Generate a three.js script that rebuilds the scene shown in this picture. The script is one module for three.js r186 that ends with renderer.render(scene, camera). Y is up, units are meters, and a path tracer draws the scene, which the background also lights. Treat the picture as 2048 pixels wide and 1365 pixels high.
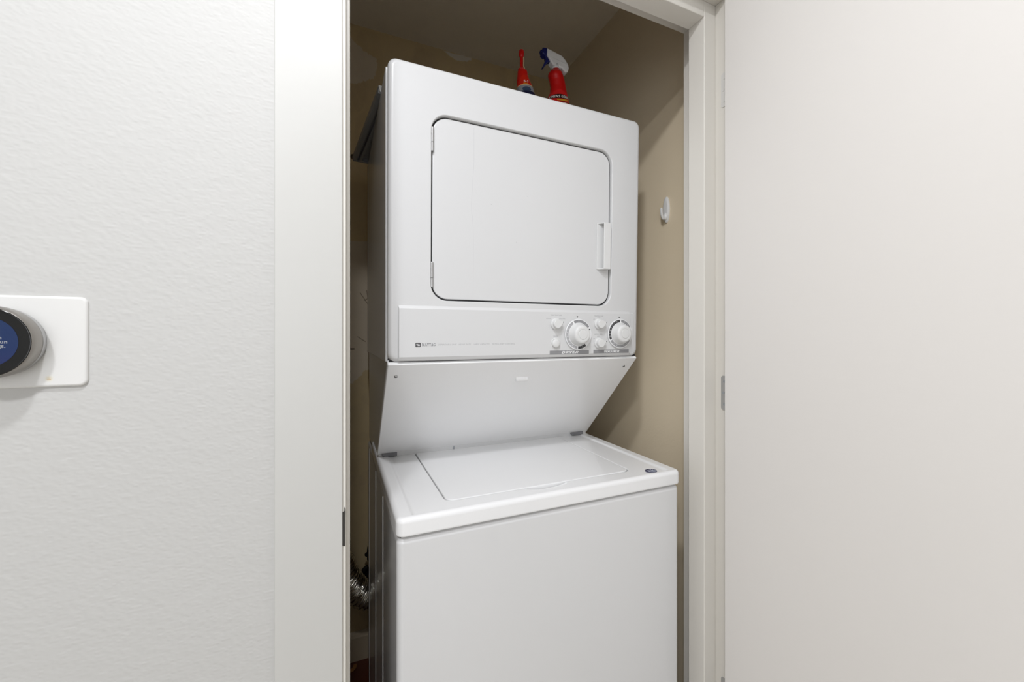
import * as THREE from 'three';
import { RoundedBoxGeometry } from 'three/addons/geometries/RoundedBoxGeometry.js';
import { mergeGeometries, mergeVertices, toCreasedNormals } from 'three/addons/utils/BufferGeometryUtils.js';
import { RectAreaLightUniformsLib } from 'three/addons/lights/RectAreaLightUniformsLib.js';
import { Brush, Evaluator, SUBTRACTION } from 'three-bvh-csg';

// ---------------------------------------------------------------- camera, light, exposure
// World: x runs along the closet front, y up, z towards the room; depth "b" into the closet is -z.
const scene = new THREE.Scene();
const F = 805.32, YAW = 0.40884, HORIZON = 669.6;
const camera = new THREE.PerspectiveCamera(2 * Math.atan(682.5 / F) * 180 / Math.PI, 2048 / 1365, 0.02, 40);
camera.position.set(-0.0998, 1.2478, 0.7568);
camera.rotation.set(0, -YAW, 0);
camera.setViewOffset(2048, 1365, 0, 682.5 - HORIZON, 2048, 1365);
scene.add(camera);

const renderer = new THREE.WebGLRenderer();
renderer.toneMapping = THREE.LinearToneMapping;
renderer.toneMappingExposure = 0.76;
renderer.shadowMap.enabled = true;
scene.background = new THREE.Color(0x000000);
RectAreaLightUniformsLib.init();

const KEY = { pos: [-0.135, 2.405, 0.66], power: 5.2, r: 0.055 };       // ceiling lamp in front of the closet
const FILL_LAMP = { pos: [-0.68, 2.405, 1.35], power: 8.5 };              // unseen lamp added as fill from the left
const FILL_WINDOW = { a: -0.80, h: 1.42, w: 1.15, ht: 1.6, z: 2.42, power: 1.8 };   // made-up window behind the camera, added as frontal fill

// ---------------------------------------------------------------- helpers
const V = (a, h, b) => new THREE.Vector3(a, h, -b);
let seed = 7;
const rnd = () => { seed = (seed * 1664525 + 1013904223) >>> 0; return seed / 4294967296; };
const names = new Map();
function numbered(n) { const k = names.get(n) || 0; names.set(n, k + 1); return k ? `${n}_${String(k).padStart(3, '0')}` : n; }
function shadow(m) { m.castShadow = true; m.receiveShadow = true; return m; }
function thing(name, label, category, at = [0, 0, 0], turn = 0) {
  const o = new THREE.Group(); o.name = numbered(name); o.position.set(...at); o.rotation.y = turn;
  o.userData = { label, category }; scene.add(o); return o;
}
// part in world coordinates, moved into its thing's frame (for things that are not turned)
function part(root, name, geo, mat, parent = root, label) {
  const p = root.isGroup || root.isMesh ? root.position : new THREE.Vector3();
  geo = geo.clone(); geo.translate(-p.x, -p.y, -p.z);
  return local(parent, name, geo, mat, label);
}
function local(parent, name, geo, mat, label) {
  const m = shadow(new THREE.Mesh(geo, mat)); m.name = name; if (label) m.userData.label = label; parent.add(m); return m;
}
function struct(name, geo, mat) { const m = shadow(new THREE.Mesh(geo, mat)); m.name = name; m.userData.kind = 'structure'; scene.add(m); return m; }
function box(a0, a1, h0, h1, b0, b1, r = 0) {
  const w = a1 - a0, h = h1 - h0, d = b1 - b0;
  const g = r ? new RoundedBoxGeometry(w, h, d, 4, r) : new THREE.BoxGeometry(w, h, d);
  g.translate((a0 + a1) / 2, (h0 + h1) / 2, -(b0 + b1) / 2); return g;
}
function merge(list) {
  return mergeGeometries(list.map(g => { const q = g.index ? g.toNonIndexed() : g; const o = new THREE.BufferGeometry(); for (const k of ['position', 'normal', 'uv']) o.setAttribute(k, q.attributes[k]); return o; }));
}
function rr(x0, x1, y0, y1, r, z, n = 8) {                               // rounded-rectangle ring, anticlockwise
  const out = [];
  const c = [[x1 - r, y1 - r, 0], [x0 + r, y1 - r, 1], [x0 + r, y0 + r, 2], [x1 - r, y0 + r, 3]];
  for (const [cx, cy, q] of c) for (let i = 0; i <= n; i++) { const t = (q + i / n) * Math.PI / 2; out.push(new THREE.Vector3(cx + r * Math.cos(t), cy + r * Math.sin(t), z)); }
  return out;
}
function ell(cx, cy, rx, ry, z, n = 40) { const o = []; for (let i = 0; i < n; i++) { const t = i / n * Math.PI * 2; o.push(new THREE.Vector3(cx + rx * Math.cos(t), cy + ry * Math.sin(t), z)); } return o; }
// toCreasedNormals joins corners closer than a centimetre unit: work in millimetres
function creased(g, angle) { g.scale(1000, 1000, 1000); g.computeVertexNormals(); g = toCreasedNormals(g, angle); g.scale(.001, .001, .001); return g; }
function loft(rings0, { crease = 0.55, cap0 = true, cap1 = true, support = 0.006 } = {}) {
  const rings = [rings0[0]];                             // support loops keep wide flat bands flat
  for (let k = 1; k < rings0.length; k++) {
    const A = rings0[k - 1], B = rings0[k], far = Math.max(...A.map((p, i) => p.distanceTo(B[i])));
    if (far > support) for (const e of [0.0008 / far, 1 - 0.0008 / far]) rings.push(A.map((p, i) => p.clone().lerp(B[i], e)));
    rings.push(B);
  }
  const pos = [], N = rings[0].length;
  const tri = (a, b, c) => pos.push(a.x, a.y, a.z, b.x, b.y, b.z, c.x, c.y, c.z);
  for (let k = 0; k + 1 < rings.length; k++) for (let i = 0; i < N; i++) {
    const j = (i + 1) % N, A = rings[k][i], B = rings[k][j], C = rings[k + 1][j], D = rings[k + 1][i];
    tri(A, B, C); tri(A, C, D);
  }
  let g = new THREE.BufferGeometry(); g.setAttribute('position', new THREE.Float32BufferAttribute(pos.slice(), 3));
  g = creased(g, crease);
  pos.length = 0;
  const cap = (r, f) => { const c = r.reduce((s, p) => s.add(p), new THREE.Vector3()).divideScalar(N); for (let i = 0; i < N; i++) { const j = (i + 1) % N; f ? tri(c, r[j], r[i]) : tri(c, r[i], r[j]); } };
  if (cap0) cap(rings[0], true);
  if (cap1) cap(rings[rings.length - 1], false);
  const c = new THREE.BufferGeometry(); c.setAttribute('position', new THREE.Float32BufferAttribute(pos, 3)); c.computeVertexNormals();
  const P = new Float32Array(g.attributes.position.array.length + pos.length), Q = new Float32Array(P.length);
  P.set(g.attributes.position.array); P.set(c.attributes.position.array, g.attributes.position.array.length);
  Q.set(g.attributes.normal.array); Q.set(c.attributes.normal.array, g.attributes.normal.array.length);
  const o = new THREE.BufferGeometry(); o.setAttribute('position', new THREE.BufferAttribute(P, 3)); o.setAttribute('normal', new THREE.BufferAttribute(Q, 3));
  return planarUV(o, 0, 1, 0, 1);
}
function planarUV(g, x0, x1, y0, y1, ax = 0, ay = 1) {
  const P = g.attributes.position, uv = new Float32Array(P.count * 2);
  for (let i = 0; i < P.count; i++) { uv[2 * i] = (P.getComponent(i, ax) - x0) / (x1 - x0); uv[2 * i + 1] = (P.getComponent(i, ay) - y0) / (y1 - y0); }
  g.setAttribute('uv', new THREE.BufferAttribute(uv, 2)); return g;
}
// plate with a rolled outer edge: rings from back to front
function plate(x0, x1, y0, y1, r, z0, z1, e, n = 8) {
  const R = [rr(x0, x1, y0, y1, r, z0, n)];
  for (let i = 0; i <= 5; i++) { const t = i / 5 * Math.PI / 2, s = e * (1 - Math.cos(t)); R.push(rr(x0 + s, x1 - s, y0 + s, y1 - s, Math.max(r - s, 0.0006), z1 - e + e * Math.sin(t), n)); }
  return loft(R);
}
function lathe(profile, n = 48) { const g = new THREE.LatheGeometry(profile.map(p => new THREE.Vector2(p[0], p[1])), n); return g; }
const latheFront = (profile, n) => { const g = lathe(profile, n); g.rotateX(Math.PI / 2); return g; };   // axis y -> z
function extrude(pts, depth, bevel = 0, holes) {
  const s = new THREE.Shape(pts.map(p => new THREE.Vector2(p[0], p[1])));
  if (holes) for (const h of holes) s.holes.push(new THREE.Path(h.map(p => new THREE.Vector2(p[0], p[1]))));
  return new THREE.ExtrudeGeometry(s, { depth, bevelEnabled: bevel > 0, bevelSize: bevel, bevelThickness: bevel, bevelOffset: -bevel, bevelSegments: 3, curveSegments: 16 });
}
// (b, h) outline extruded along a from a0 to a1
function sidePrism(pts, a0, a1, bevel = 0) {
  const g = extrude(pts.map(([b, h]) => [b, h]), a1 - a0 - 2 * bevel, bevel);
  g.translate(0, 0, bevel); g.rotateY(Math.PI / 2);    // x -> -z, z -> x
  g.translate(a0, 0, 0); return g;
}
const toTop = g => g.rotateX(-Math.PI / 2);            // plate plane (a, b), normal up
function flip(g) { for (let i = 0; i < g.attributes.position.count; i += 3) for (const k of ['position', 'normal', 'uv']) { const A = g.attributes[k], n = A.itemSize; for (let c = 0; c < n; c++) { const t = A.array[(i + 1) * n + c]; A.array[(i + 1) * n + c] = A.array[(i + 2) * n + c]; A.array[(i + 2) * n + c] = t; } } return g; }
function tube(pts, r, seg = 40, rs = 12) { return new THREE.TubeGeometry(new THREE.CatmullRomCurve3(pts), seg, r, rs, false); }

// ---------------------------------------------------------------- textures
function noiseField(n, cells, s) {                     // periodic value noise 0..1
  seed = s; const g = Array.from({ length: cells * cells }, rnd), out = new Float32Array(n * n);
  const sm = t => t * t * (3 - 2 * t);
  for (let y = 0; y < n; y++) for (let x = 0; x < n; x++) {
    const u = x / n * cells, v = y / n * cells, i = Math.floor(u), j = Math.floor(v), a = sm(u - i), b = sm(v - j);
    const q = (p, r) => g[((r % cells) * cells) + (p % cells)];
    out[y * n + x] = (q(i, j) * (1 - a) + q(i + 1, j) * a) * (1 - b) + (q(i, j + 1) * (1 - a) + q(i + 1, j + 1) * a) * b;
  }
  return out;
}
function bumpTex(layers, n = 512, rep = 4, repY = rep) {
  const d = new Uint8Array(n * n * 4), f = layers.map(([c, w, s]) => [noiseField(n, c, s), w]), tot = layers.reduce((s, l) => s + l[1], 0);
  for (let i = 0; i < n * n; i++) { let v = 0; for (const [a, w] of f) v += a[i] * w; v = v / tot * 255; d[4 * i] = d[4 * i + 1] = d[4 * i + 2] = v; d[4 * i + 3] = 255; }
  const t = new THREE.DataTexture(d, n, n); t.wrapS = t.wrapT = THREE.RepeatWrapping; t.magFilter = THREE.LinearFilter; t.minFilter = THREE.LinearMipmapLinearFilter; t.generateMipmaps = true; t.repeat.set(rep, repY); t.needsUpdate = true; return t;
}
function canvasTex(w, h, draw) {
  const c = document.createElement('canvas'); c.width = w; c.height = h; draw(c.getContext('2d'), w, h);
  const t = new THREE.CanvasTexture(c); t.colorSpace = THREE.SRGBColorSpace; t.anisotropy = 8; return t;
}
const orange = bumpTex([[90, 1, 11], [45, 1.2, 5], [12, .8, 3]], 512, 2.6, 4.2);
const brushed = bumpTex([[40, 1, 21], [16, 1.2, 22]], 512, 1.1, 9);
const fineWall = bumpTex([[110, .7, 31], [30, 1, 32], [7, 1.2, 33]], 512, 2.2);

// ---------------------------------------------------------------- materials
const S = (hex, o = {}) => new THREE.MeshStandardMaterial({ color: hex, roughness: 0.6, ...o });
const M = {
  wall: S(0xc0bfbc, { roughness: 0.62, bumpMap: orange, bumpScale: 0.0005 }),
  roomWall: S(0xeeeeec, { roughness: 0.7 }),
  trim: S(0xc3c2be, { roughness: 0.42, bumpMap: brushed, bumpScale: 0.00004 }),
  jamb: S(0xdedad2, { roughness: 0.42, bumpMap: brushed, bumpScale: 0.00004 }),
  door: S(0xdfdbd6, { roughness: 0.45, bumpMap: brushed, bumpScale: 0.00006 }),
  tan: S(0xe2d3b8, { roughness: 0.6, bumpMap: fineWall, bumpScale: 0.0004 }),
  tanBase: S(0xcdbda3, { roughness: 0.5 }),
  closetCeiling: S(0xe8dfce, { roughness: 0.8, bumpMap: fineWall, bumpScale: 0.0003 }),
  ceiling: S(0xefeee9, { roughness: 0.85 }),
  roomFloor: S(0xcfc8bd, { roughness: 0.6 }),
  floor: S(0x5a2a1a, { roughness: 0.4, bumpMap: brushed, bumpScale: 0.0002 }),
  enamelRakedLit: new THREE.MeshPhysicalMaterial({ color: 0xf3f3f3, roughness: 0.45, clearcoat: 0.5, clearcoatRoughness: 0.1 }),  // cabinet white made lighter, bounced light put into the panel colour
  enamelDeckLit: new THREE.MeshPhysicalMaterial({ color: 0xebebeb, roughness: 0.4, clearcoat: 0.6, clearcoatRoughness: 0.06 }),  // same white as the cabinet, lightened to imitate light from above
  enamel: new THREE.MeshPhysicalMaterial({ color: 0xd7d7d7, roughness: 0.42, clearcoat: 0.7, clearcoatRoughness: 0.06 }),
  front: new THREE.MeshPhysicalMaterial({ color: 0xd4d4d4, roughness: 0.5, clearcoat: 0.35, clearcoatRoughness: 0.18 }),
  whitePlastic: S(0xdcdcdb, { roughness: 0.38 }),
  shadeAndMark: S(0x2a2a2b, { roughness: 0.8 }),  // dark tone for painted seam shade, also screw slots and pointer ticks
  greyRubber: S(0x77777a, { roughness: 0.6 }),
  darkMetal: S(0x4a4845, { roughness: 0.45, metalness: 0.6 }),
  steel: S(0xb9b9b9, { roughness: 0.35, metalness: 0.75 }),
  hingePaint: S(0xd6d4d0, { roughness: 0.4 }),
  greyMetal: S(0xa2a6ac, { roughness: 0.42, metalness: 0.25 }),
  foil: S(0xcfccc4, { roughness: 0.2, metalness: 1 }),
  black: S(0x0d0d0e, { roughness: 0.55 }),
  red: S(0xc40d0d, { roughness: 0.32 }),
  navy: S(0x141c5e, { roughness: 0.35 }),
  wallPlate: S(0xf2f1ef, { roughness: 0.35 }),
};

// ---------------------------------------------------------------- setting: room and closet
const W = 0.686, HW = 0.910, HB = 1.1849, HT = 1.8502, SB = 0.1554, LEAN = 0.01345, REAR = 0.767, RS = 0.4125;
const BF = -0.079, BI = 0.0697, D = 0.9018, AR = 0.8462, HC = 2.4387, AL = -0.29;
const RW = -2.5, RE = 1.9, RB = -2.45;                 // the room in front: west, east, rear
const OA0 = -0.107, OA1 = 0.790, OH = 2.092;           // rough opening

function wallUV(g) { const P = g.attributes.position, N = g.attributes.normal, uv = new Float32Array(P.count * 2); for (let i = 0; i < P.count; i++) { const nx = Math.abs(N.getX(i)), ny = Math.abs(N.getY(i)); uv[2 * i] = nx > .7 ? P.getZ(i) : P.getX(i); uv[2 * i + 1] = ny > .7 ? P.getZ(i) : P.getY(i); } g.setAttribute('uv', new THREE.BufferAttribute(uv, 2)); return g; }
{
  const outline = [[RW, 0], [OA0, 0], [OA0, OH], [OA1, OH], [OA1, 0], [RE, 0], [RE, HC], [RW, HC]];
  const g = extrude(outline, 0.062); g.translate(0, 0, -BF - 0.062);
  struct('wall_front', wallUV(g), M.wall);
  const g2 = extrude([[AL, 0], [OA0, 0], [OA0, OH], [OA1, OH], [OA1, 0], [AR, 0], [AR, HC], [AL, HC]], BI - BF - 0.062); g2.translate(0, 0, -BI);
  struct('wall_inner', wallUV(g2), M.tan);
}
// back wall with bare, never painted patches
const backTex = canvasTex(768, 1536, (c, w, h) => {
  const X = a => (a - AL) / (AR - AL) * w, Y = y => (1 - y / HC) * h;
  c.fillStyle = '#d8c398'; c.fillRect(0, 0, w, h);  // same tan paint as the side walls, colour deepened for closet shade
  seed = 41;
  for (let i = 0; i < 500; i++) { c.fillStyle = `rgba(${rnd() < .5 ? '150,130,100' : '196,178,150'},0.05)`; c.beginPath(); c.ellipse(rnd() * w, rnd() * h, 6 + rnd() * 40, 8 + rnd() * 70, 0, 0, 7); c.fill(); }
  const patch = (pts, col, jit = 4) => { c.fillStyle = col; c.beginPath(); pts.forEach(([a, y], i) => { const n = 7, [a2, y2] = pts[(i + 1) % pts.length]; for (let k = 0; k < n; k++) { const t = k / n, x = X(a + (a2 - a) * t) + (rnd() - .5) * jit, z = Y(y + (y2 - y) * t) + (rnd() - .5) * jit; i + k ? c.lineTo(x, z) : c.moveTo(x, z); } }); c.fill(); };
  patch([[-.29, 2.40], [-.06, 2.395], [-.035, 2.368], [.005, 2.34], [.037, 2.33], [.046, 2.305], [.04, 2.28], [.03, 2.25], [.0, 2.235], [-.03, 2.214], [-.06, 2.208], [-.29, 2.21]], '#ddd0bb', 5);
  patch([[.305, 2.437], [.43, 2.437], [.425, 2.425], [.40, 2.416], [.365, 2.410], [.335, 2.418], [.318, 2.43]], '#e6dfd2', 3);
  patch([[-.29, 1.60], [-.06, 1.606], [.09, 1.614], [.085, 1.30], [.09, 1.18], [.05, 1.12], [.0, 1.112], [-.02, 1.085], [-.045, 1.062], [-.29, 1.06]], '#dfd1bb', 5);
  c.fillStyle = '#211608'; c.fillRect(X(-.055), Y(1.195), 10, 2.5);
  c.strokeStyle = 'rgba(60,44,20,.55)'; c.lineWidth = 1.3;
  for (const [x, y, u, v] of [[-.02, 1.41, .012, 1.36], [.004, 1.42, .014, 1.34], [-.005, 1.38, .02, 1.395], [-.03, 1.24, .0, 1.22]]) { c.beginPath(); c.moveTo(X(x), Y(y)); c.lineTo(X(u), Y(v)); c.stroke(); }
  c.fillStyle = 'rgba(48,34,14,.8)'; c.beginPath(); c.ellipse(X(-.0475), Y(1.93), 5, 6, 0, 0, 7); c.fill();
});
{
  const g = box(AL - .1, AR + .1, 0, HC, D, D + .1); planarUV(g, AL, AR, 0, HC);
  struct('wall_back', g, S(0xffffff, { map: backTex, roughness: 0.7, bumpMap: fineWall.clone(), bumpScale: 0.0003 }));
}
struct('wall_right', wallUV(box(AR, AR + .1, 0, HC, BI, D)), M.tan);
struct('wall_left', wallUV(box(AL - .1, AL, 0, HC, BI, D)), M.tan);
struct('closet_ceiling', wallUV(box(AL - .1, AR + .1, HC, HC + .1, BI - .04, D + .1)), M.closetCeiling).name = 'ceiling_closet';
struct('floor', wallUV(box(RW - .1, RE + .1, -0.1, 0, RB - .1, BF)), M.roomFloor);
struct('floor_closet', wallUV(box(AL - .1, AR + .1, -0.1, 0, BF, D + .1)), M.floor);
struct('ceiling', wallUV(box(RW - .1, RE + .1, HC, HC + .1, RB - .1, BI - .04)), M.ceiling);
struct('wall_west', wallUV(box(RW - .1, RW, 0, HC, RB - .1, BF + .06)), M.roomWall);
struct('wall_east', wallUV(box(RE, RE + .1, 0, HC, RB - .1, BF + .06)), M.roomWall);
{
  const { a, h, w, ht } = FILL_WINDOW, x0 = a - w / 2, x1 = a + w / 2, y0 = h - ht / 2, y1 = h + ht / 2;
  const g = extrude([[RW, 0], [RE, 0], [RE, HC], [RW, HC]], 0.1, 0, [[[x0, y0], [x0, y1], [x1, y1], [x1, y0]]]); g.translate(0, 0, -RB);
  struct('wall_rear', wallUV(g), M.roomWall);
  const z = -RB, f = .05;
  const win = new THREE.Group(); win.name = 'fill_window_1'; win.userData.kind = 'structure'; scene.add(win);  // unseen window with glowing panes, invented to light the fronts
  const fr = merge([box(x0, x1, y0, y0 + f, RB - .08, RB - .03), box(x0, x1, y1 - f, y1, RB - .08, RB - .03), box(x0, x0 + f, y0 + f, y1 - f, RB - .08, RB - .03), box(x1 - f, x1, y0 + f, y1 - f, RB - .08, RB - .03), box(a - f / 2, a + f / 2, y0 + f, y1 - f, RB - .08, RB - .03)]);
  local(win, 'fill_window_frame', fr, M.trim);
  for (const s of [-1, 1]) local(win, 'fill_pane', box(s < 0 ? x0 + f : a + f / 2, s < 0 ? a - f / 2 : x1 - f, y0 + f, y1 - f, RB - .07, RB - .06), new THREE.MeshStandardMaterial({ color: 0xffffff, roughness: .9, emissive: 0xffffff, emissiveIntensity: 1.0 }));
  const L = new THREE.RectAreaLight(0xf0f5ff, FILL_WINDOW.power, w - .1, ht - .1); L.position.set(a, h, z + .02); L.lookAt(a, h, 0); L.name = 'fill_window_light'; scene.add(L);
}
// closet baseboards
{
  const prof = [[0, 0], [.013, 0], [.013, .088], [.009, .1], [.004, .108], [0, .108]];
  const back = extrude(prof, AR - AL); back.rotateY(Math.PI / 2); back.translate(AL, 0, 0);           // profile x -> -z
  back.scale(1, 1, -1); flip(back);
  back.translate(0, 0, -D); struct('baseboard_back', wallUV(back), M.tanBase);
  const lf = extrude(prof, D - BI - .014); lf.translate(AL, 0, -D + .014); struct('baseboard_left', wallUV(lf), M.tanBase);
}
// door frame: jambs with stops, casing
const JB0 = BF, JB1 = BI, SB0 = -0.0323, SB1 = 0.0163;
const jL = struct('trim_1', wallUV(box(OA0, -.0877, 0, 2.0733, JB0, JB1, .0015)), M.jamb);
local(jL, 'stop', wallUV(box(-.0878, -.0807, 0, 2.0348, SB0, SB1, .0012)), M.jamb);
{
  // strike plate let into the left jamb, its lip showing on the edge
  const g = extrude([[-.0930, .9205], [-.0886, .919], [-.0883, .9765], [-.0900, .980], [-.0902, .9735], [-.0932, .9715], [-.0928, .945]], .003); g.translate(0, 0, -BF - .0022);
  local(jL, 'strike_plate', g, M.darkMetal, 'dark metal strike plate');
}
const jR = struct('trim_2', wallUV(box(.771, OA1, 0, 2.0733, JB0, JB1, .0015)), M.jamb);
local(jR, 'stop', wallUV(box(.732, .7712, 0, 2.0733, SB0, SB1, .0018)), M.jamb);
const jH = struct('trim_3', wallUV(box(OA0, OA1, 2.0733, OH, JB0, JB1, .0015)), M.jamb);
local(jH, 'stop', wallUV(box(-.0807, .732, 2.0348, 2.0735, SB0, SB1, .0018)), M.jamb);
struct('trim_4', wallUV(box(-.1840, -.0929, 0, 2.170, -.0840, BF, .0015)), M.trim);
struct('trim_5', wallUV(box(.7765, .868, 0, 2.170, -.0840, BF, .0015)), M.trim);
struct('trim_6', wallUV(box(-.0929, .7765, 2.079, 2.170, -.0840, BF, .0015)), M.trim);
// door leaf, standing open at a right angle
{
  const d = struct('door_1', wallUV(box(.7343, .7695, .012, 2.066, -.0872 - .812, -.0872, .0018)), M.door);
  for (const [h, i] of [[1.849, 0], [1.1047, 1], [.362, 2]]) {
    const mat = i === 1 ? M.steel : i === 0 ? M.hingePaint : M.steel;
    const y0 = h - .042, y1 = h + .042;
    const leaf = loft([rr(-(.0800), -(.0492), y0, y1, .006, 0, 6), rr(-(.0800), -(.0492), y0, y1, .006, .0016, 6)].map(r => r.map(p => new THREE.Vector3(p.x, p.y, p.z))));
    // local x here is b (negative = towards room); the leaf lies on the jamb face and faces -a
    const P = leaf.attributes.position, Nn = leaf.attributes.normal;
    for (let k = 0; k < P.count; k++) { const x = P.getX(k), z = P.getZ(k), nx = Nn.getX(k), nz = Nn.getZ(k); P.setXYZ(k, .7712 - z, P.getY(k), -x); Nn.setXYZ(k, -nz, Nn.getY(k), -nx); }
    flip(leaf);
    const g = [leaf];
    const hg = local(d, 'hinge', merge(g), mat, i ? 'bare steel hinge' : 'hinge painted over in white');
    const kn = new THREE.CylinderGeometry(.0065, .0065, .088, 16); kn.translate(.7755, h, .0978); local(hg, 'knuckle', kn, mat);
    for (const [yy, zz] of [[-.028, .0585], [0, .0555], [.028, .0585]]) { const sc = new THREE.CylinderGeometry(.0032, .0032, .001, 14); sc.rotateZ(Math.PI / 2); sc.translate(.7693, h + yy, zz); local(hg, 'screw', sc, i ? M.greyMetal : mat); }
  }
}

// ---------------------------------------------------------------- ceiling lamps above and behind the camera, one added as fill
function lamp(pos, power, label, r) {
  const t = thing('ceiling_lamp', label, 'lamp', [pos[0], HC, pos[2]]);
  local(t, 'housing', lathe([[0, 0], [.15, 0], [.155, -.01], [.15, -.022], [.13, -.022]].map(p => [p[0] * .75, p[1]]), 40), M.whitePlastic);
  local(t, 'diffuser', lathe([[0, -.03], [.06, -.029], [.092, -.024], [.096, -.021]], 40), new THREE.MeshStandardMaterial({ color: 0xffffff, emissive: 0xfff3e2, emissiveIntensity: 1.6, roughness: .6, side: THREE.DoubleSide }));
  const w = r * 1.77, L = new THREE.RectAreaLight(0xf8faff, power / (w * w), w, w); L.position.set(pos[0], pos[1], pos[2]); L.lookAt(pos[0], 0, pos[2]); L.name = 'lamp_light'; scene.add(L);
}
lamp([KEY.pos[0], HC - .034, KEY.pos[2]], KEY.power, 'round white ceiling lamp just in front of the closet door', KEY.r);
lamp([FILL_LAMP.pos[0], HC - .034, FILL_LAMP.pos[2]], FILL_LAMP.power, 'unseen round white ceiling lamp added as fill farther left in the room', .09);

// ---------------------------------------------------------------- stacked washer and dryer
const mach = thing('laundry_center', 'tall white stacked washer and dryer filling the closet', 'washer dryer', [W / 2, 0, -.385]);
const mp = (name, geo, mat, parent = mach, label) => part(mach, name, geo, mat, parent, label);
// washer cabinet
{
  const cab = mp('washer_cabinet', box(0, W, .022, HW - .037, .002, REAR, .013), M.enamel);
  for (const b of [.25, .445, .69]) mp('side_rib', box(-.0012, .001, .03, HW - .05, b, b + .004, .001), M.enamel, cab);
  for (const [a, b] of [[.05, .06], [W - .05, .06], [.05, .70], [W - .05, .70]]) { const g = new THREE.CylinderGeometry(.018, .022, .026, 18); g.translate(a, .013, -b); mp('levelling_foot', g, M.black); }
  mp('gap_shade_fill', box(.006, W - .006, HW - .06, HW - .02, .010, REAR - .01), M.shadeAndMark);  // dark block standing in for the shade under the washer top
}
// washer top: rolled rim, dished deck, sunk lid opening
const topRec = { a0: .1015, a1: .5765, b0: .0485, b1: .4225, r: .022 };
{
  const z1 = HW, R = [], dish = .0035;
  const o = (s, z, sf = s) => R.push(rr(-.0015 + s, W + .0015 - s, -.003 + sf, .60 - s, Math.max(.016 - s, .004), z));
  o(.006, HW - .0345); o(.001, HW - .0335); o(0, HW - .031);
  for (let i = 0; i <= 5; i++) { const t = i / 5 * Math.PI / 2; o(.009 * (1 - Math.cos(t)), z1 - .009 + .009 * Math.sin(t)); }
  o(.026, z1, .0115); o(.029, z1 - .0004, .0125); o(.034, z1 - .0028, .0155); o(.038, z1 - dish, .0175);
  const { a0, a1, b0, b1, r } = topRec, q = (s, z) => R.push(rr(a0 + s, a1 - s, b0 + s, b1 - s, r - s, z));
  q(0, z1 - dish); q(.0012, z1 - dish - .0006); q(.0018, z1 - dish - .0022); q(.0018, z1 - .016);
  let g = toTop(loft(R));
  const scoop = new THREE.SphereGeometry(1, 40, 24); scoop.scale(.052, .0085, .0170); scoop.translate(.335, HW - .0030, -.0455);
  const ev = new Evaluator(); ev.useGroups = false;
  const A = new Brush(g), B = new Brush(scoop); A.updateMatrixWorld(); B.updateMatrixWorld();
  const res = ev.evaluate(A, B, SUBTRACTION);
  const deck = mp('washer_top', res.geometry, M.enamelDeckLit);
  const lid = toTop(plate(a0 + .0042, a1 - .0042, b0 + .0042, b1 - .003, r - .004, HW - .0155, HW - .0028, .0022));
  mp('washer_lid', lid, M.enamelDeckLit);
  for (const [u0, u1] of [[.0114, .0529], [.6169, .6660]]) {
    const g2 = extrude([[u0 + .008, 0], [u1, 0], [u1, .010], [u0, .010], [u0 + .002, .004]], .018, .0015); g2.translate(0, HW - .0015, -.4215); mp('stop_block', g2, M.greyRubber, deck, 'grey rubber block');
  }
  const stk = canvasTex(256, 128, (c, w, h) => {
    c.fillStyle = '#dfe0e4'; c.fillRect(0, 0, w, h); c.fillStyle = '#20264f'; c.beginPath(); c.ellipse(w / 2, h / 2, w / 2, h / 2, 0, 0, 7); c.fill();
    c.fillStyle = '#8b93a6'; c.beginPath(); c.ellipse(w / 2 + 20, h / 2 + 20, w * .36, h * .25, 0, 0, 7); c.fill();
    c.strokeStyle = '#d5d9e6'; c.lineWidth = 7; for (const y of [36, 62]) { c.beginPath(); c.moveTo(46, y + 10); c.bezierCurveTo(90, y - 8, 150, y + 10, 214, y - 10); c.stroke(); }
    c.fillStyle = '#20264f'; c.fillRect(60, 84, 130, 6);
  });
  const s = new THREE.CylinderGeometry(.0165, .0165, .0006, 40); s.scale(1, 1, .82); planarUV(s, -.0165, .0165, .0135, -.0135, 0, 2);
  s.rotateY(.18); s.translate(.6190, HW - .0030, -.0285); mp('sticker', s, S(0xffffff, { map: stk, roughness: .35 }), deck, 'oval navy blue sticker');
  // tiny hole bracket at the back edge and moulded mark on the deck
  const cl = new THREE.CylinderGeometry(.0022, .0022, .01, 12); cl.translate(.2164, HW + .003, -.4085); mp('lid_switch_pin', cl, M.greyMetal, deck);
}
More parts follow.
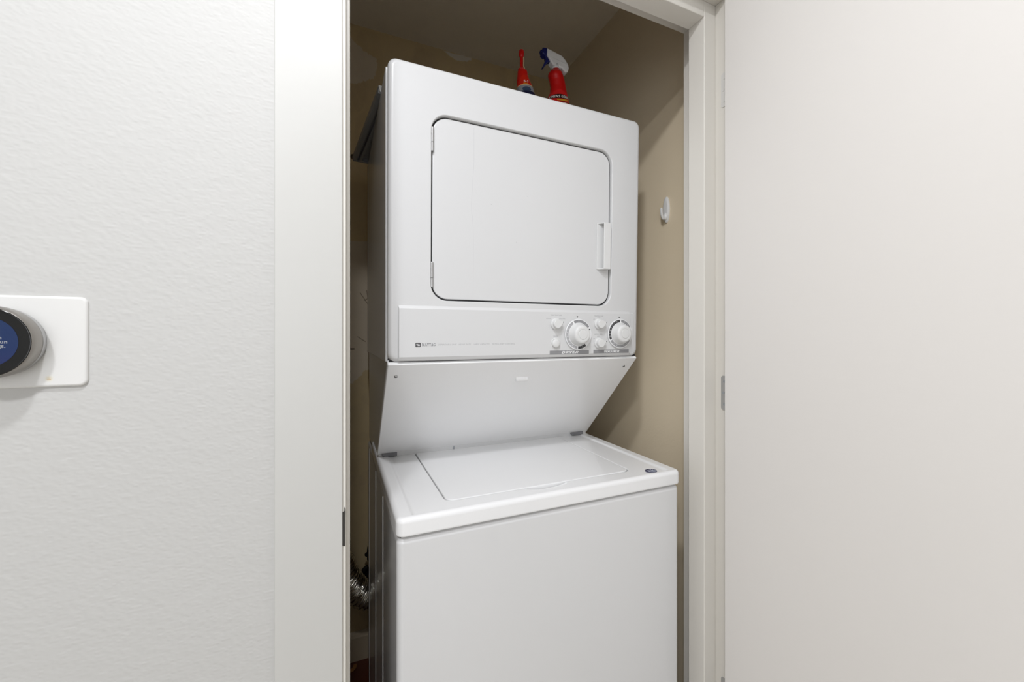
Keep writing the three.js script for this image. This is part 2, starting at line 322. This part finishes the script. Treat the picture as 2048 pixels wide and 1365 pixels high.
// stand between washer and dryer: sheet-metal cheeks, raked front panel
{
  mp('stand_cabinet', sidePrism([[.420, HW - .03], [REAR - .004, HW - .03], [REAR - .004, HB + .004], [SB + .022, HB + .004], [SB + .020, HB - .012], [.405, HW + .012]], .0035, W - .0035, .004), M.enamel);
  const S0 = new THREE.Vector3(0, HB - .0036, -(SB + .002)), S1 = new THREE.Vector3(0, HW + .0025, -RS);
  const L = S0.distanceTo(S1), ang = Math.atan2(S0.z - S1.z, S0.y - S1.y);          // lean back going down
  const g = plate(.0005, W - .0005, 0, L, .003, -.014, 0, .0022);
  const place = q => { q.rotateX(ang); q.translate(0, S1.y, S1.z); return q; };
  const panel = mp('raked_panel', place(g), M.enamelRakedLit);
  for (const [a, v] of [[.0217, .0394], [.6565, .0336]]) { const sc = latheFront([[0, .0022], [.0028, .002], [.0042, .0008], [.0044, 0]], 20); sc.translate(a, L - v, 0); const m = mp('screw', place(sc), M.steel, panel); const sl = box(a - .003, a + .003, L - v - .0006, L - v + .0006, -.0026, -.0018); mp('slot', place(sl.rotateX(0)), M.shadeAndMark, panel); }
  const tab = sidePrism([[.002, 0], [-.0065, .004], [-.0075, .009], [-.0055, .013], [.002, .0155]], .326, .3605, .0015); tab.translate(0, L - .0765, 0); mp('catch', place(tab), M.enamelRakedLit, panel);
}
// dryer
const tilt = Math.atan2(LEAN, HT - HB), HF = (HT - HB) / Math.cos(tilt);
const onFront = g => { g.rotateX(tilt); g.translate(0, HB, -SB); return g; };
{
  mp('dryer_cabinet', box(-.0022, W + .0022, HB + .001, HT - .0030, SB + .0225, REAR, .0035), M.enamel);
  mp('gap_shade_fill', onFront(merge([box(.004, W - .004, .004, HF - .010, .0105, .030), box(.003, W - .003, -.0085, .008, .0075, .030)])), M.shadeAndMark);  // dark blocks behind the front panel, painted shade for its seams
  // front panel with rolled edges and the sunk door opening
  const R = [], f = (s, z, r = .019) => R.push(rr(s, W - s, .0022 + s, HF - s, r - s * .6, z, 10));
  f(.003, -.0175); f(.0005, -.0165); f(0, -.0145);
  const e = .011; for (let i = 0; i <= 6; i++) { const t = i / 6 * Math.PI / 2; f(e * (1 - Math.cos(t)), -e + e * Math.sin(t)); }
  const O = { x0: .0920, x1: .5925, y0: .1385, y1: .5645, r: .040 }, h = (s, z) => R.push(rr(O.x0 + s, O.x1 - s, O.y0 + s, O.y1 - s, O.r - s, z, 10));
  h(0, 0); h(.0008, -.0003); h(.0016, -.0012); h(.0022, -.003); h(.0026, -.010); h(.0026, -.0170);
  const fp = mp('dryer_front', onFront(loft(R)), M.front);
  const door = mp('dryer_door', onFront(plate(O.x0 + .0060, O.x1 - .0052, O.y0 + .0062, O.y1 - .0048, O.r - .004, -.0165, -.0075, .0022, 10)), doorMat());
  for (const [y0, y1] of [[.4775, .5325], [.1710, .2280]]) {
    const m = y0 + (y1 - y0) * .36, c1 = new THREE.CylinderGeometry(.0040, .0040, m - y0 - .0006, 18), c2 = new THREE.CylinderGeometry(.0040, .0040, y1 - m - .0030, 18), tip = new THREE.SphereGeometry(.0040, 18, 10);
    c1.translate(.0967, (y0 + m) / 2, -.0042); c2.translate(.0967, (m + y1) / 2 - .0008, -.0042); tip.translate(.0967, y1 - .003, -.0042);
    mp('hinge', onFront(merge([c1, c2, tip, box(.090, .0950, y1 - .017, y1 - .0155, .0005, .004)])), M.steel, door, 'silver hinge');
  }
  // recessed pull
  const px = .5460, zz = -.0075;
  const pull = merge([
    box(px, .5800, .2405, .3655, -zz - .0030, -zz, .0008), box(.5725, .5815, .2405, .3655, -zz - .0165, -zz, .0012),
    box(.5590, .5815, .2405, .3655, -zz - .0175, -zz - .0140, .0014),
    ...[[.2405, .2425], [.3635, .3655]].map(([u, v]) => { const q = extrude([[px, 0], [.574, 0], [.574, .0165], [.560, .0165]], v - u); q.rotateX(-Math.PI / 2); q.translate(0, 0, 0); q.scale(1, 1, 1); const P = q.attributes.position, Nn = q.attributes.normal; for (let i = 0; i < P.count; i++) { const y = P.getY(i), z = P.getZ(i); P.setXYZ(i, P.getX(i), u + y, zz - z); const ny = Nn.getY(i), nz = Nn.getZ(i); Nn.setXYZ(i, Nn.getX(i), ny, -nz); } flip(q); return q; }),
  ]);
  mp('pull_handle', onFront(pull), M.whitePlastic, door);

  // control panel
  const C = { x0: .0215, x1: .6540, y0: .0052, y1: .1275 };
  const tex = canvasTex(2048, 402, (c, w, hh) => {
    const X = x => (x - C.x0) / (C.x1 - C.x0) * w, Y = y => (1 - (y - C.y0) / (C.y1 - C.y0)) * hh;
    c.fillStyle = '#d4d4d4'; c.fillRect(0, 0, w, hh);
    c.fillStyle = '#4a4a4c'; c.beginPath(); c.roundRect(X(.0590), Y(.0448), X(.0705) - X(.0590), Y(.0348) - Y(.0448), 5); c.fill();
    c.strokeStyle = '#eeeeee'; c.lineWidth = 4; for (let i = 0; i < 3; i++) { const x = X(.0590) + 8 + i * 8; c.beginPath(); c.moveTo(x, Y(.0422)); c.lineTo(x + 6, Y(.0374)); c.stroke(); }
    c.fillStyle = '#56565a'; c.textBaseline = 'middle'; c.font = 'bold 28px serif'; c.save(); c.translate(X(.0730), Y(.0399)); const mw = c.measureText('MAYTAG').width; c.scale((X(.1042) - X(.0730)) / mw, 1); c.fillText('MAYTAG', 0, 0); c.restore();
    c.fillStyle = '#a9a9ab'; const it = (s, x0, x1, y, f) => { c.font = f; c.save(); c.translate(X(x0), Y(y)); const m = c.measureText(s).width; c.scale((X(x1) - X(x0)) / m, 1); c.fillText(s, 0, 0); c.restore(); };
    it('DEPENDABLE CARE', .1095, .1530, .0400, 'italic 16px sans-serif'); it('HEAVY DUTY', .1575, .1870, .0400, 'italic 16px sans-serif'); it('LARGE CAPACITY', .1925, .2340, .0400, 'italic 16px sans-serif'); it('INTELLIDRY CONTROL', .2405, .3010, .0400, 'italic 16px sans-serif');
    c.fillStyle = '#9b9b9d'; it('TEMPERATURE', .3990, .4330, .1130, '15px sans-serif'); it('REGULAR', .3870, .4010, .1040, '13px sans-serif'); it('DELICATE', .4250, .4430, .1040, '13px sans-serif'); it('SIGNAL', .4080, .4220, .0590, '13px sans-serif');
    it('TEMPERATURE', .5330, .5630, .1130, '15px sans-serif'); it('WARM', .5430, .5530, .1080, '13px sans-serif'); it('HOT', .5300, .5360, .1040, '13px sans-serif');
    it('WATER LEVEL', .5340, .5610, .0635, '15px sans-serif'); it('MED', .5430, .5520, .0580, '13px sans-serif'); it('LOW', .5300, .5360, .0520, '13px sans-serif');
    for (const [x0, x1, y, s] of [[.3981, .5171, .0166, 'DRYER'], [.5316, .6529 - .003, .0170, 'WASHER']]) {
      c.fillStyle = '#8b8b8d'; c.fillRect(X(x0), Y(y + .0050), X(x1) - X(x0), Y(y - .0050) - Y(y + .0050));
      c.fillStyle = '#ececec'; it(s, (x0 + x1) / 2 - .026, (x0 + x1) / 2 + .026, y, 'bold italic 27px sans-serif');
    }
    c.fillStyle = '#3a3a3c'; for (const [x, y] of [[.4800, .1095], [.6155, .1102]]) { c.beginPath(); c.moveTo(X(x) - 8, Y(y + .002)); c.lineTo(X(x) + 8, Y(y + .002)); c.lineTo(X(x), Y(y - .0025)); c.fill(); }
  });
  const PZ = .0052;
  const ring = (s, z) => rr(C.x0 + s, C.x1 - s * .4, C.y0 + s, C.y1 - s, .0015, z, 4);
  const ringV = (sx, s0, s1, z) => rr(C.x0 + sx, C.x1 - sx * .3, C.y0 + s0, C.y1 - s1, .0012, z, 4);
  const cg = loft([ring(0, -.002), ringV(0, 0, 0, .0008), ringV(.001, .0008, .0008, .0016), ringV(.0022, .0070, .0062, PZ - .0004), ringV(.0034, .0078, .0070, PZ)], { crease: .3 });
  planarUV(cg, C.x0, C.x1, C.y0, C.y1);
  const cp = mp('control_panel', onFront(cg), new THREE.MeshPhysicalMaterial({ color: 0xffffff, map: tex, roughness: .45, clearcoat: .25, clearcoatRoughness: .2 }));
  mp('panel_end', onFront(plate(.6550, .6705, C.y0 + .003, C.y1 - .004, .003, -.002, .0022, .0016)), M.front, cp);
  const onP = g => { g.translate(0, 0, PZ); return onFront(g); };
  // big timer dials
  const skirtTex = kind => canvasTex(512, 512, (c, w) => {
    c.fillStyle = '#e6e6e7'; c.fillRect(0, 0, w, w); const m = w / 2, A = d => (d - 90) * Math.PI / 180;       // degrees clockwise from the top
    const arc = (r0, r1, d0, d1, col) => { c.strokeStyle = col; c.lineWidth = (r1 - r0) * m; c.beginPath(); c.arc(m, m, (r0 + r1) / 2 * m, A(d0), A(d1)); c.stroke(); };
    if (kind === 'dryer') { arc(.755, .925, 186, 330, '#acacae'); arc(.755, .925, -24, 58, '#8e8e90'); arc(.755, .925, 142, 182, '#3b3b3d'); arc(.755, .925, 66, 72, '#2a2a2c'); }
    else { arc(.755, .925, 244, 358, '#434345'); arc(.755, .925, 4, 62, '#8e8e90'); arc(.755, .925, 120, 238, '#9a9a9c'); }
    c.strokeStyle = '#e6e6e7'; c.lineWidth = 5; const marks = kind === 'dryer' ? [200, 214, 228, 246, 262, 278, 294, 310, 0, 22, 40, 160] : [258, 270, 284, 298, 312, 326, 340, 24, 44, 140, 160, 180, 200, 218];
    for (const d of marks) { const t = A(d); c.beginPath(); c.moveTo(m + .81 * m * Math.cos(t), m + .81 * m * Math.sin(t)); c.lineTo(m + .89 * m * Math.cos(t), m + .89 * m * Math.sin(t)); c.stroke(); }
    c.fillStyle = '#bdbdbf'; for (let d = kind === 'dryer' ? 200 : 130; d < (kind === 'dryer' ? 390 : 236); d += 13) { const t = A(d); c.fillRect(m + .70 * m * Math.cos(t) - 9, m + .70 * m * Math.sin(t) - 2, 18, 4); }
    c.fillStyle = '#f4f4f4'; c.save(); c.translate(m, m); c.rotate((kind === 'dryer' ? -27 : 2) * Math.PI / 180); c.beginPath(); c.moveTo(-14, -.72 * m); c.lineTo(14, -.72 * m); c.lineTo(0, -.93 * m); c.fill(); c.restore();
  });
  for (const [x, y, kind] of [[.4823, .0634, 'dryer'], [.6172, .0656, 'washer']]) {
    const sg = latheFront([[.0345, 0], [.0408, .0005], [.0412, .0030], [.0400, .0042], [.0388, .0042], [.0380, .0036], [0, .0036]].reverse(), 64); planarUV(sg, -.0412, .0412, -.0412, .0412);
    sg.translate(x, y, 0); const dial = mp('timer_dial', onP(sg), S(0xffffff, { map: skirtTex(kind), roughness: .4 }), cp, kind + ' dial');
    const kg = latheFront([[0, .0262], [.0118, .0262], [.0124, .0257], [.0126, .0245], [.0133, .0245], [.0140, .0254], [.0190, .0252], [.0222, .0238], [.0243, .0205], [.0250, .015], [.0268, .0085], [.0292, .0055], [.0296, .0030]], 64);
    kg.translate(x, y, 0); mp('knob', onP(kg), M.whitePlastic, dial);
  }
  // selector knobs
  for (const [x, y, rot] of [[.4138, .0903, .30], [.5472, .0915, .22], [.5478, .0400, .30]]) {
    const b = latheFront([[0, .0060], [.0125, .0060], [.0142, .0050], [.0146, .0030], [.0146, 0]], 40); b.translate(x, y, 0);
    const k = mp('selector_knob', onP(b), M.whitePlastic, cp);
    const pts = []; for (let i = 0; i <= 24; i++) { const t = (34 + i / 24 * 292) * Math.PI / 180; pts.push([.0112 * Math.cos(t), .0112 * Math.sin(t)]); } pts.push([.0168, -.0020], [.0170, .0020]);
    const g = extrude(pts, .0095, .0016); g.rotateZ(rot); g.translate(x, y, .0040); mp('grip', onP(g), M.whitePlastic, k);
    const t = box(.0148, .0160, -.0013, .0013, -.0157, -.0120); t.rotateZ(rot); t.translate(x, y, 0); mp('pointer_mark', onP(t), M.shadeAndMark, k);
  }
  { const b = latheFront([[0, .0085], [.0060, .0082], [.0098, .0068], [.0112, .0045], [.0114, 0]], 40); b.translate(.4146, .0402, 0); const k = mp('signal_button', onP(b), M.whitePlastic, cp); const c = latheFront([[.0118, .0012], [.0138, .0012], [.0142, 0]], 40); c.translate(.4146, .0402, 0); mp('bezel', onP(c), M.whitePlastic, k); }
}
function doorMat() {
  // enamel with a dried drip line running down it
  const t = canvasTex(1024, 1024, (c, w) => {
    c.fillStyle = '#d4d4d4'; c.fillRect(0, 0, w, w); c.strokeStyle = 'rgba(190,190,192,.75)'; c.lineWidth = 1.4;
    c.beginPath(); c.moveTo(205, 20); c.lineTo(206, 210); c.bezierCurveTo(203, 340, 190, 430, 196, 520); c.bezierCurveTo(205, 560, 207, 590, 206, 1010); c.stroke();
    c.fillStyle = 'rgba(180,180,182,.6)'; for (const [x, y] of [[500, 370], [440, 660], [300, 450], [700, 220]]) { c.beginPath(); c.ellipse(x, y, 3, 2, 0, 0, 7); c.fill(); }
  });
  t.wrapS = t.wrapT = THREE.ClampToEdgeWrapping; t.repeat.set(1 / .4893, 1 / .415); t.offset.set(-.098 / .4893, -.1447 / .415);
  return new THREE.MeshPhysicalMaterial({ color: 0xffffff, map: t, roughness: .5, clearcoat: .35, clearcoatRoughness: .18 });
}

// ---------------------------------------------------------------- things on top of the dryer
// spray bottle, traced where it stands: lengths across the view at its distance
{
  const t = thing('spray_bottle', 'red spray bottle with white trigger head and navy blue nozzle on top of the dryer', 'bottle', [.5115, HT, -.3155], -YAW + .30);
  const s = 1 / 656 / Math.cos(.30), X = px => (px - 1113) * s, Z = py => (268 - py) / 656;
  const ringsPx = [[268, 1092, 1140, .8], [267, 1088, 1144, .8], [262, 1086, 1146, .75], [230, 1086, 1146, .7], [206, 1090, 1141.5, .66], [200, 1092.8, 1139.5, .66], [190, 1097, 1136.8, .68], [182, 1100.5, 1135, .72], [170, 1101.5, 1132.5, .8], [158, 1100, 1130, .88], [150, 1097.5, 1127.5, .95], [146, 1097.2, 1126, 1], [142, 1098.5, 1124.5, 1], [138.5, 1102, 1122, 1], [136, 1103, 1121.2, 1], [134.5, 1104, 1120.5, 1]];
  const ringsF = k => ringsPx.map(([y, l, r, q]) => { const cx = (X(l) + X(r)) / 2, rx = (X(r) - X(l)) / 2; return ell(cx, 0, rx + k, rx * q + k, Z(y), 44); });
  const body = loft(ringsF(0), { crease: .8 }); body.rotateX(-Math.PI / 2);
  local(t, 'body', body, M.red);
  // printed label on the lower front
  const lt = canvasTex(512, 512, (c, w) => {
    c.fillStyle = '#c80f10'; c.fillRect(0, 0, w, w);
    c.fillStyle = '#d92022'; c.beginPath(); c.ellipse(240, 240, 235, 228, 0, 0, 7); c.fill();
    c.save(); c.translate(212, 165); c.rotate(-.13); c.fillStyle = '#231010'; c.beginPath(); c.ellipse(20, 4, 215, 52, 0, 0, 7); c.fill(); c.fillStyle = '#f6f2ee'; c.font = 'italic bold 80px sans-serif'; c.textAlign = 'center'; c.fillText('STAINS GONE', 16, 34, 400); c.restore();
    c.fillStyle = '#d8a72c'; c.beginPath(); c.moveTo(190, 240); c.quadraticCurveTo(330, 220, 430, 195); c.quadraticCurveTo(390, 265, 200, 270); c.fill();
    c.fillStyle = '#2b2410'; c.fillRect(230, 276, 180, 20); c.fillStyle = '#efe7da'; c.fillRect(300, 304, 120, 12);
  });
  // label patch wraps the front of the body
  const P = [], U = [], n = 24, y0 = 179, y1 = 226, m = 16;
  const at = (y, th) => { let k = ringsPx.findIndex(r => r[0] <= y); k = Math.max(k, 1); const A = ringsPx[k - 1], B = ringsPx[k], f = (A[0] - y) / (A[0] - B[0]); const l = A[1] + (B[1] - A[1]) * f, r = A[2] + (B[2] - A[2]) * f, q = A[3] + (B[3] - A[3]) * f; const cx = (X(l) + X(r)) / 2, rx = (X(r) - X(l)) / 2 + .0005; return [cx + rx * Math.cos(th), Z(y), (rx * q) * Math.sin(th)]; };
  for (let j = 0; j < m; j++) for (let i = 0; i < n; i++) {
    const th = u => Math.PI * (1 - u), q = (i2, j2) => { const u = i2 / n, v = j2 / m; P.push(...at(y1 + (y0 - y1) * v, th(.06 + .88 * u))); U.push(u, v); };
    q(i, j); q(i + 1, j); q(i + 1, j + 1); q(i, j); q(i + 1, j + 1); q(i, j + 1);
  }
  let lg = new THREE.BufferGeometry(); lg.setAttribute('position', new THREE.Float32BufferAttribute(P, 3)); lg.setAttribute('uv', new THREE.Float32BufferAttribute(U, 2)); lg = creased(lg, 1);
  local(t, 'label', lg, S(0xffffff, { map: lt, roughness: .35 }), 'printed red label');
  const T = ([cx, cy]) => [X(1000 + cx / 8.03), Z(60 + cy / 8.03)];
  const slab = (pts, th, bev) => { const g = extrude(pts.map(T), th - 2 * bev, bev); g.translate(0, 0, -th / 2 + bev); return g; };
  const head = slab([[728, 316], [800, 330], [985, 385], [1040, 440], [1085, 505], [1097, 560], [1085, 610], [1050, 640], [1010, 625], [978, 585], [900, 570], [838, 560], [800, 520], [770, 470], [735, 420]], .024, .004);
  const neck = lathe([[0, 0], [.0125, 0], [.0125, .016], [0, .016]], 32); neck.translate(X(1112), Z(136.5), 0);
  const hd = local(t, 'spray_head', merge([head, neck]), M.whitePlastic);
  local(hd, 'side_groove', slab([[820, 452], [1060, 505], [1062, 514], [822, 462]], .0250, .0004), S(0xc9c9c7), 'moulded groove');
  local(t, 'nozzle', merge([slab([[668, 322], [733, 314], [742, 330], [736, 420], [700, 432], [660, 405]], .024, .003), slab([[642, 345], [672, 335], [668, 385], [648, 380]], .014, .002)]), M.navy);
  local(t, 'trigger', slab([[700, 420], [790, 420], [822, 470], [812, 503], [765, 512], [735, 545], [690, 616], [668, 618], [694, 560], [722, 490], [718, 445]], .013, .002), M.navy);
}
// squeeze bottle
{
  const t = thing('squeeze_bottle', 'small red squeeze bottle with tall thin nozzle cap left of the spray bottle', 'bottle', [.399, HT, -.316], -YAW + .1);
  const X = px => (px - 1046) / 680, Z = py => (256 - py) / 680;
  const R = [[256, 1038, 1074], [254, 1034, 1078], [230, 1033, 1080], [200, 1034, 1077], [190, 1034.6, 1073], [184.5, 1035, 1070.5], [173, 1035, 1067], [166, 1034.6, 1063.8], [160, 1034.2, 1061], [154, 1035, 1058.6], [148, 1035.6, 1056.2], [142, 1036, 1055.6], [138.5, 1036.8, 1054.8], [136.8, 1039, 1052.5]];
  const body = loft(R.map(([y, l, r]) => { const cx = (X(l) + X(r)) / 2, rx = (X(r) - X(l)) / 2; return ell(cx, 0, rx, rx * .7, Z(y), 40); }), { crease: .8 }); body.rotateX(-Math.PI / 2);
  const P = body.attributes.position, uv = new Float32Array(P.count * 2); for (let i = 0; i < P.count; i++) { uv[2 * i] = (P.getX(i) - X(1030)) / (X(1084) - X(1030)); uv[2 * i + 1] = P.getY(i) / Z(135); } body.setAttribute('uv', new THREE.BufferAttribute(uv, 2));
  const tx = canvasTex(432, 1000, (c, w, h) => {
    const x = p => (p - 1030) / 54 * w, y = p => (1 - (256 - p) / 121) * h;
    c.fillStyle = '#c8160c'; c.fillRect(0, 0, w, h);
    c.fillStyle = '#cf2410'; c.beginPath(); c.moveTo(x(1044), y(152)); c.quadraticCurveTo(x(1060), y(150), x(1084), y(162)); c.lineTo(w, y(178)); c.lineTo(x(1030), y(178)); c.fill();
    c.fillStyle = '#8f9197'; c.beginPath(); c.moveTo(0, y(176)); c.quadraticCurveTo(x(1050), y(168), w, y(177)); c.lineTo(w, h); c.lineTo(0, h); c.fill();
    c.strokeStyle = '#e9c98e'; c.lineWidth = 12; c.beginPath(); c.moveTo(0, y(175)); c.quadraticCurveTo(x(1050), y(168), w, y(176)); c.stroke();
    c.fillStyle = '#3b4a63'; c.beginPath(); c.ellipse(x(1053), y(181), 70, 40, 0, 0, 7); c.fill();
    c.fillStyle = '#161a3c'; c.fillRect(0, y(184.5), w, h);
    c.fillStyle = '#f7f2ea'; c.font = 'bold 58px sans-serif'; c.textAlign = 'center'; c.save(); c.translate(x(1051.6), y(167.2)); c.rotate(.05); c.fillText('5-1', 0, 0); c.restore();
    c.fillStyle = '#e59a24'; c.fillRect(x(1046), y(168.6), x(1055) - x(1046), 11);
  });
  local(t, 'body', body, S(0xffffff, { map: tx, roughness: .35 }));
  const ax = X(1043.6);
  const cap = lathe([[0, Z(97)], [.0052, Z(97.2)], [.0072, Z(99)], [.0079, Z(103)], [.0076, Z(108)], [.0056, Z(111)], [.0046, Z(113)], [.0048, Z(132)], [.0062, Z(134.5)], [.0095, Z(136)], [.0105, Z(138.5)], [0, Z(139)]].reverse(), 28); cap.translate(ax, 0, 0);
  const cp = local(t, 'nozzle_cap', cap, M.red);
  const strip = tube([new THREE.Vector3(X(1047.6), Z(112), .001), new THREE.Vector3(X(1048.2), Z(120), .002), new THREE.Vector3(X(1047.6), Z(127), .002), new THREE.Vector3(X(1050), Z(137), .004)], .0013, 20, 8); local(cp, 'strap', strip, S(0xd9c49a, { roughness: .5 }), 'pale plastic strap');
}
// flat metal panel lying across the back of the dryer top, hanging over its left edge
{
  const ang = Math.atan2(.042, .41), t = thing('metal_panel', 'flat grey metal panel lying on the dryer top and jutting over its left edge', 'panel', [-.007, HT, -.295], ang);
  // local x to the right, z towards the back is negative
  local(t, 'sheet', box(.0005, .27, .012, .0165, .001, .452, .0006), M.greyMetal);
  local(t, 'side_channel', box(0, .013, .0005, .0165, .003, .440, .001), M.greyMetal);
  local(t, 'side_channel', box(.021, .030, .0005, .0125, .003, .440, .001), M.greyMetal);
  local(t, 'rear_flange', box(.002, .27, .0005, .0125, .441, .453, .001), M.greyMetal);
  const c = extrude([[0, .0165], [.011, .0165], [.008, .001], [.004, .001]], .010, .0006); c.translate(0, .0003, -.006); local(t, 'end_cap', c, M.whitePlastic, 'white plastic end cap');
}

// ---------------------------------------------------------------- things on the walls
{
  const t = thing('wall_hook', 'small white plastic hook stuck to the tan closet wall', 'hook', [AR, 1.638, -.207]);
  const g = loft([[0, 1], [.003, 1], [.0055, .92], [.007, .75], [.0076, .4]].map(([z, s]) => ell(0, 0, .0125 * s, .041 * s, z, 40)), { crease: 1 }); g.rotateY(-Math.PI / 2); local(t, 'base', g, M.whitePlastic);
  const c = tube([new THREE.Vector3(-.004, -.012, 0), new THREE.Vector3(-.009, -.027, 0), new THREE.Vector3(-.016, -.029, .001), new THREE.Vector3(-.0225, -.019, .002), new THREE.Vector3(-.0255, -.001, .003)], .0042, 30, 14);
  const e = new THREE.SphereGeometry(.0042, 14, 10); e.translate(-.0255, -.001, .003); const j = new THREE.SphereGeometry(.0075, 16, 12); j.scale(1, 1.6, 1.2); j.translate(-.006, -.022, 0);
  local(t, 'hook_arm', merge([c, e, j]), M.whitePlastic);
}
{
  const cx = -.4632, cy = 1.2392;
  const t = thing('thermostat', 'round steel and black glass thermostat with a blue screen on a white wall plate', 'thermostat', [cx, cy, -BF]);
  const pt = canvasTex(512, 384, (c, w, h) => { c.fillStyle = '#d9d8d5'; c.fillRect(0, 0, w, h); const g = c.createRadialGradient(395, 348, 1, 395, 348, 17); g.addColorStop(0, 'rgba(200,176,130,.55)'); g.addColorStop(.4, 'rgba(208,196,168,.45)'); g.addColorStop(1, 'rgba(230,225,210,0)'); c.fillStyle = g; c.fillRect(360, 320, 70, 60); c.strokeStyle = 'rgba(165,120,60,.45)'; c.lineWidth = 2; c.beginPath(); c.moveTo(388, 353); c.lineTo(401, 352); c.stroke(); });
  const pl = plate(-.076, .076, -.0555, .0555, .008, 0, .0042, .0030); planarUV(pl, -.076, .076, -.0555, .0555); local(t, 'wall_plate', pl, S(0xffffff, { map: pt, roughness: .35 }));
  local(t, 'base_ring', latheFront([[0, .004], [.0395, .004], [.0405, .0075], [.0405, .0125], [.0395, .013], [0, .013]].reverse(), 72), M.steel);
  local(t, 'body', latheFront([[.0395, .0132], [.0412, .0140], [.0418, .018], [.0418, .0265], [.0408, .0305], [.0398, .0315]].reverse(), 72), S(0x98948f, { roughness: .32, metalness: .9 }));
  local(t, 'glass', latheFront([[0, .0318], [.0385, .0318], [.0396, .0315], [.0400, .0308], [.0400, .028]].reverse(), 72), S(0x050506, { roughness: .06 }), 'black glass face');
  const st = canvasTex(512, 512, (c, w) => {
    const g = c.createLinearGradient(0, 0, 0, w); g.addColorStop(0, '#1c4687'); g.addColorStop(.6, '#123f86'); g.addColorStop(1, '#2a3a86'); c.fillStyle = g; c.fillRect(0, 0, w, w);
    c.fillStyle = '#ffffff'; c.font = 'bold 44px sans-serif'; c.textAlign = 'right'; for (const [s, x, y] of [['on', 395, 228], ['run', 436, 270], ['gs.', 422, 312]]) c.fillText(s, x, y);
  });
  const sc = new THREE.CircleGeometry(.029, 64); sc.translate(0, 0, .0320); local(t, 'screen', sc, new THREE.MeshStandardMaterial({ color: 0x000000, emissive: 0xffffff, emissiveMap: st, emissiveIntensity: .55, roughness: .2 }), 'glowing blue screen');
}

// ---------------------------------------------------------------- pipes behind the washer, scrap on the floor
{
  const curve = new THREE.CatmullRomCurve3([V(-.118, 1.02, .825), V(-.118, .80, .825), V(-.118, .62, .825), V(-.114, .52, .825), V(-.096, .425, .825), V(-.055, .335, .825), V(.005, .283, .824), V(.10, .272, .824), V(.22, .29, .824)]);
  const n = 420, m = 28, L = curve.getLength(), fr = curve.computeFrenetFrames(n, false), P = [], N = [], idx = [], uv = [];
  seed = 77; const dent = Array.from({ length: 200 }, () => rnd());
  for (let i = 0; i <= n; i++) {
    const p = curve.getPointAt(i / n), T = fr.normals[i], B = fr.binormals[i];
    for (let j = 0; j <= m; j++) {
      const a = j / m * Math.PI * 2, k = (i / n * L / .0125), ridge = .0032 * Math.cos(k * Math.PI * 2 + Math.sin(a * 3 + i * .05) * .5), d = (dent[(Math.floor(k) * 7 + Math.floor((j % m) / m * 14)) % 200] - .5) * .0075;
      const r = .0475 + ridge + d; P.push(p.x + (T.x * Math.cos(a) + B.x * Math.sin(a)) * r, p.y + (T.y * Math.cos(a) + B.y * Math.sin(a)) * r, p.z + (T.z * Math.cos(a) + B.z * Math.sin(a)) * r); uv.push(i / n, j / m);
    }
  }
  for (let i = 0; i < n; i++) for (let j = 0; j < m; j++) { const a = i * (m + 1) + j, b = a + m + 1; idx.push(a, b, a + 1, b, b + 1, a + 1); }
  const g = new THREE.BufferGeometry(); g.setAttribute('position', new THREE.Float32BufferAttribute(P, 3)); g.setAttribute('uv', new THREE.Float32BufferAttribute(uv, 2)); g.setIndex(idx); g.computeVertexNormals();
  const o = thing('foil_duct', 'crinkled silver foil dryer duct bending down behind the washer', 'duct', [0, 0, 0]);
  o.position.set(-.112, .25, -.825); part(o, 'hose', g, new THREE.MeshStandardMaterial({ color: 0xcfccc4, roughness: .2, metalness: 1, side: THREE.DoubleSide }), o);
  const cl = new THREE.TorusGeometry(.0515, .003, 8, 40); cl.rotateX(Math.PI / 2); cl.translate(-.112, 1.0, -.825); part(o, 'clamp', cl, M.steel, o);
  const wallEnd = tube([V(-.112, 1.0, .825), V(-.115, 1.06, .828), V(-.14, 1.10, .845), V(-.17, 1.11, .90)], .047, 30, 28); part(o, 'elbow', wallEnd, M.steel, o);
}
{
  const t = thing('drain_pipe', 'round black pipe end sticking out of the back wall above the duct', 'pipe', [.0175, .315, -D]);
  const g = lathe([[.024, 0], [.040, 0], [.040, .006], [.043, .008], [.043, .016], [.040, .018], [.033, .018], [.031, .016], [.030, .006], [0, .006]], 44); g.rotateX(Math.PI / 2); local(t, 'collar', g, M.black);
}
{
  const t = thing('water_valve', 'small black valve with lobed handle on the back wall behind the washer', 'valve', [.0135, .419, -D]);
  const st = new THREE.CylinderGeometry(.006, .008, .05, 16); st.rotateX(Math.PI / 2); st.translate(0, 0, .025); local(t, 'stem', st, M.black);
  const pts = []; for (let i = 0; i < 60; i++) { const a = i / 60 * Math.PI * 2, r = .0165 + .0032 * Math.cos(a * 6); pts.push([r * Math.cos(a), r * Math.sin(a) * 1.25]); }
  const h = extrude(pts, .008, .002); h.translate(0, 0, .046); local(t, 'handle', h, M.black);
}
{
  const t = thing('paper_scrap', 'torn tan scrap lying on the dark floor by the baseboard', 'scrap', [-.048, 0, -.852], .5);
  const g = extrude([[-.018, -.006], [-.004, -.011], [.012, -.004], [.020, .008], [.011, .013], [.002, .004], [-.014, .002]], .002, .0006); g.rotateX(-Math.PI / 2 + .12); g.translate(0, .0035, 0); local(t, 'scrap', g, S(0xa5713f, { roughness: .9 }));
}

renderer.render(scene, camera);
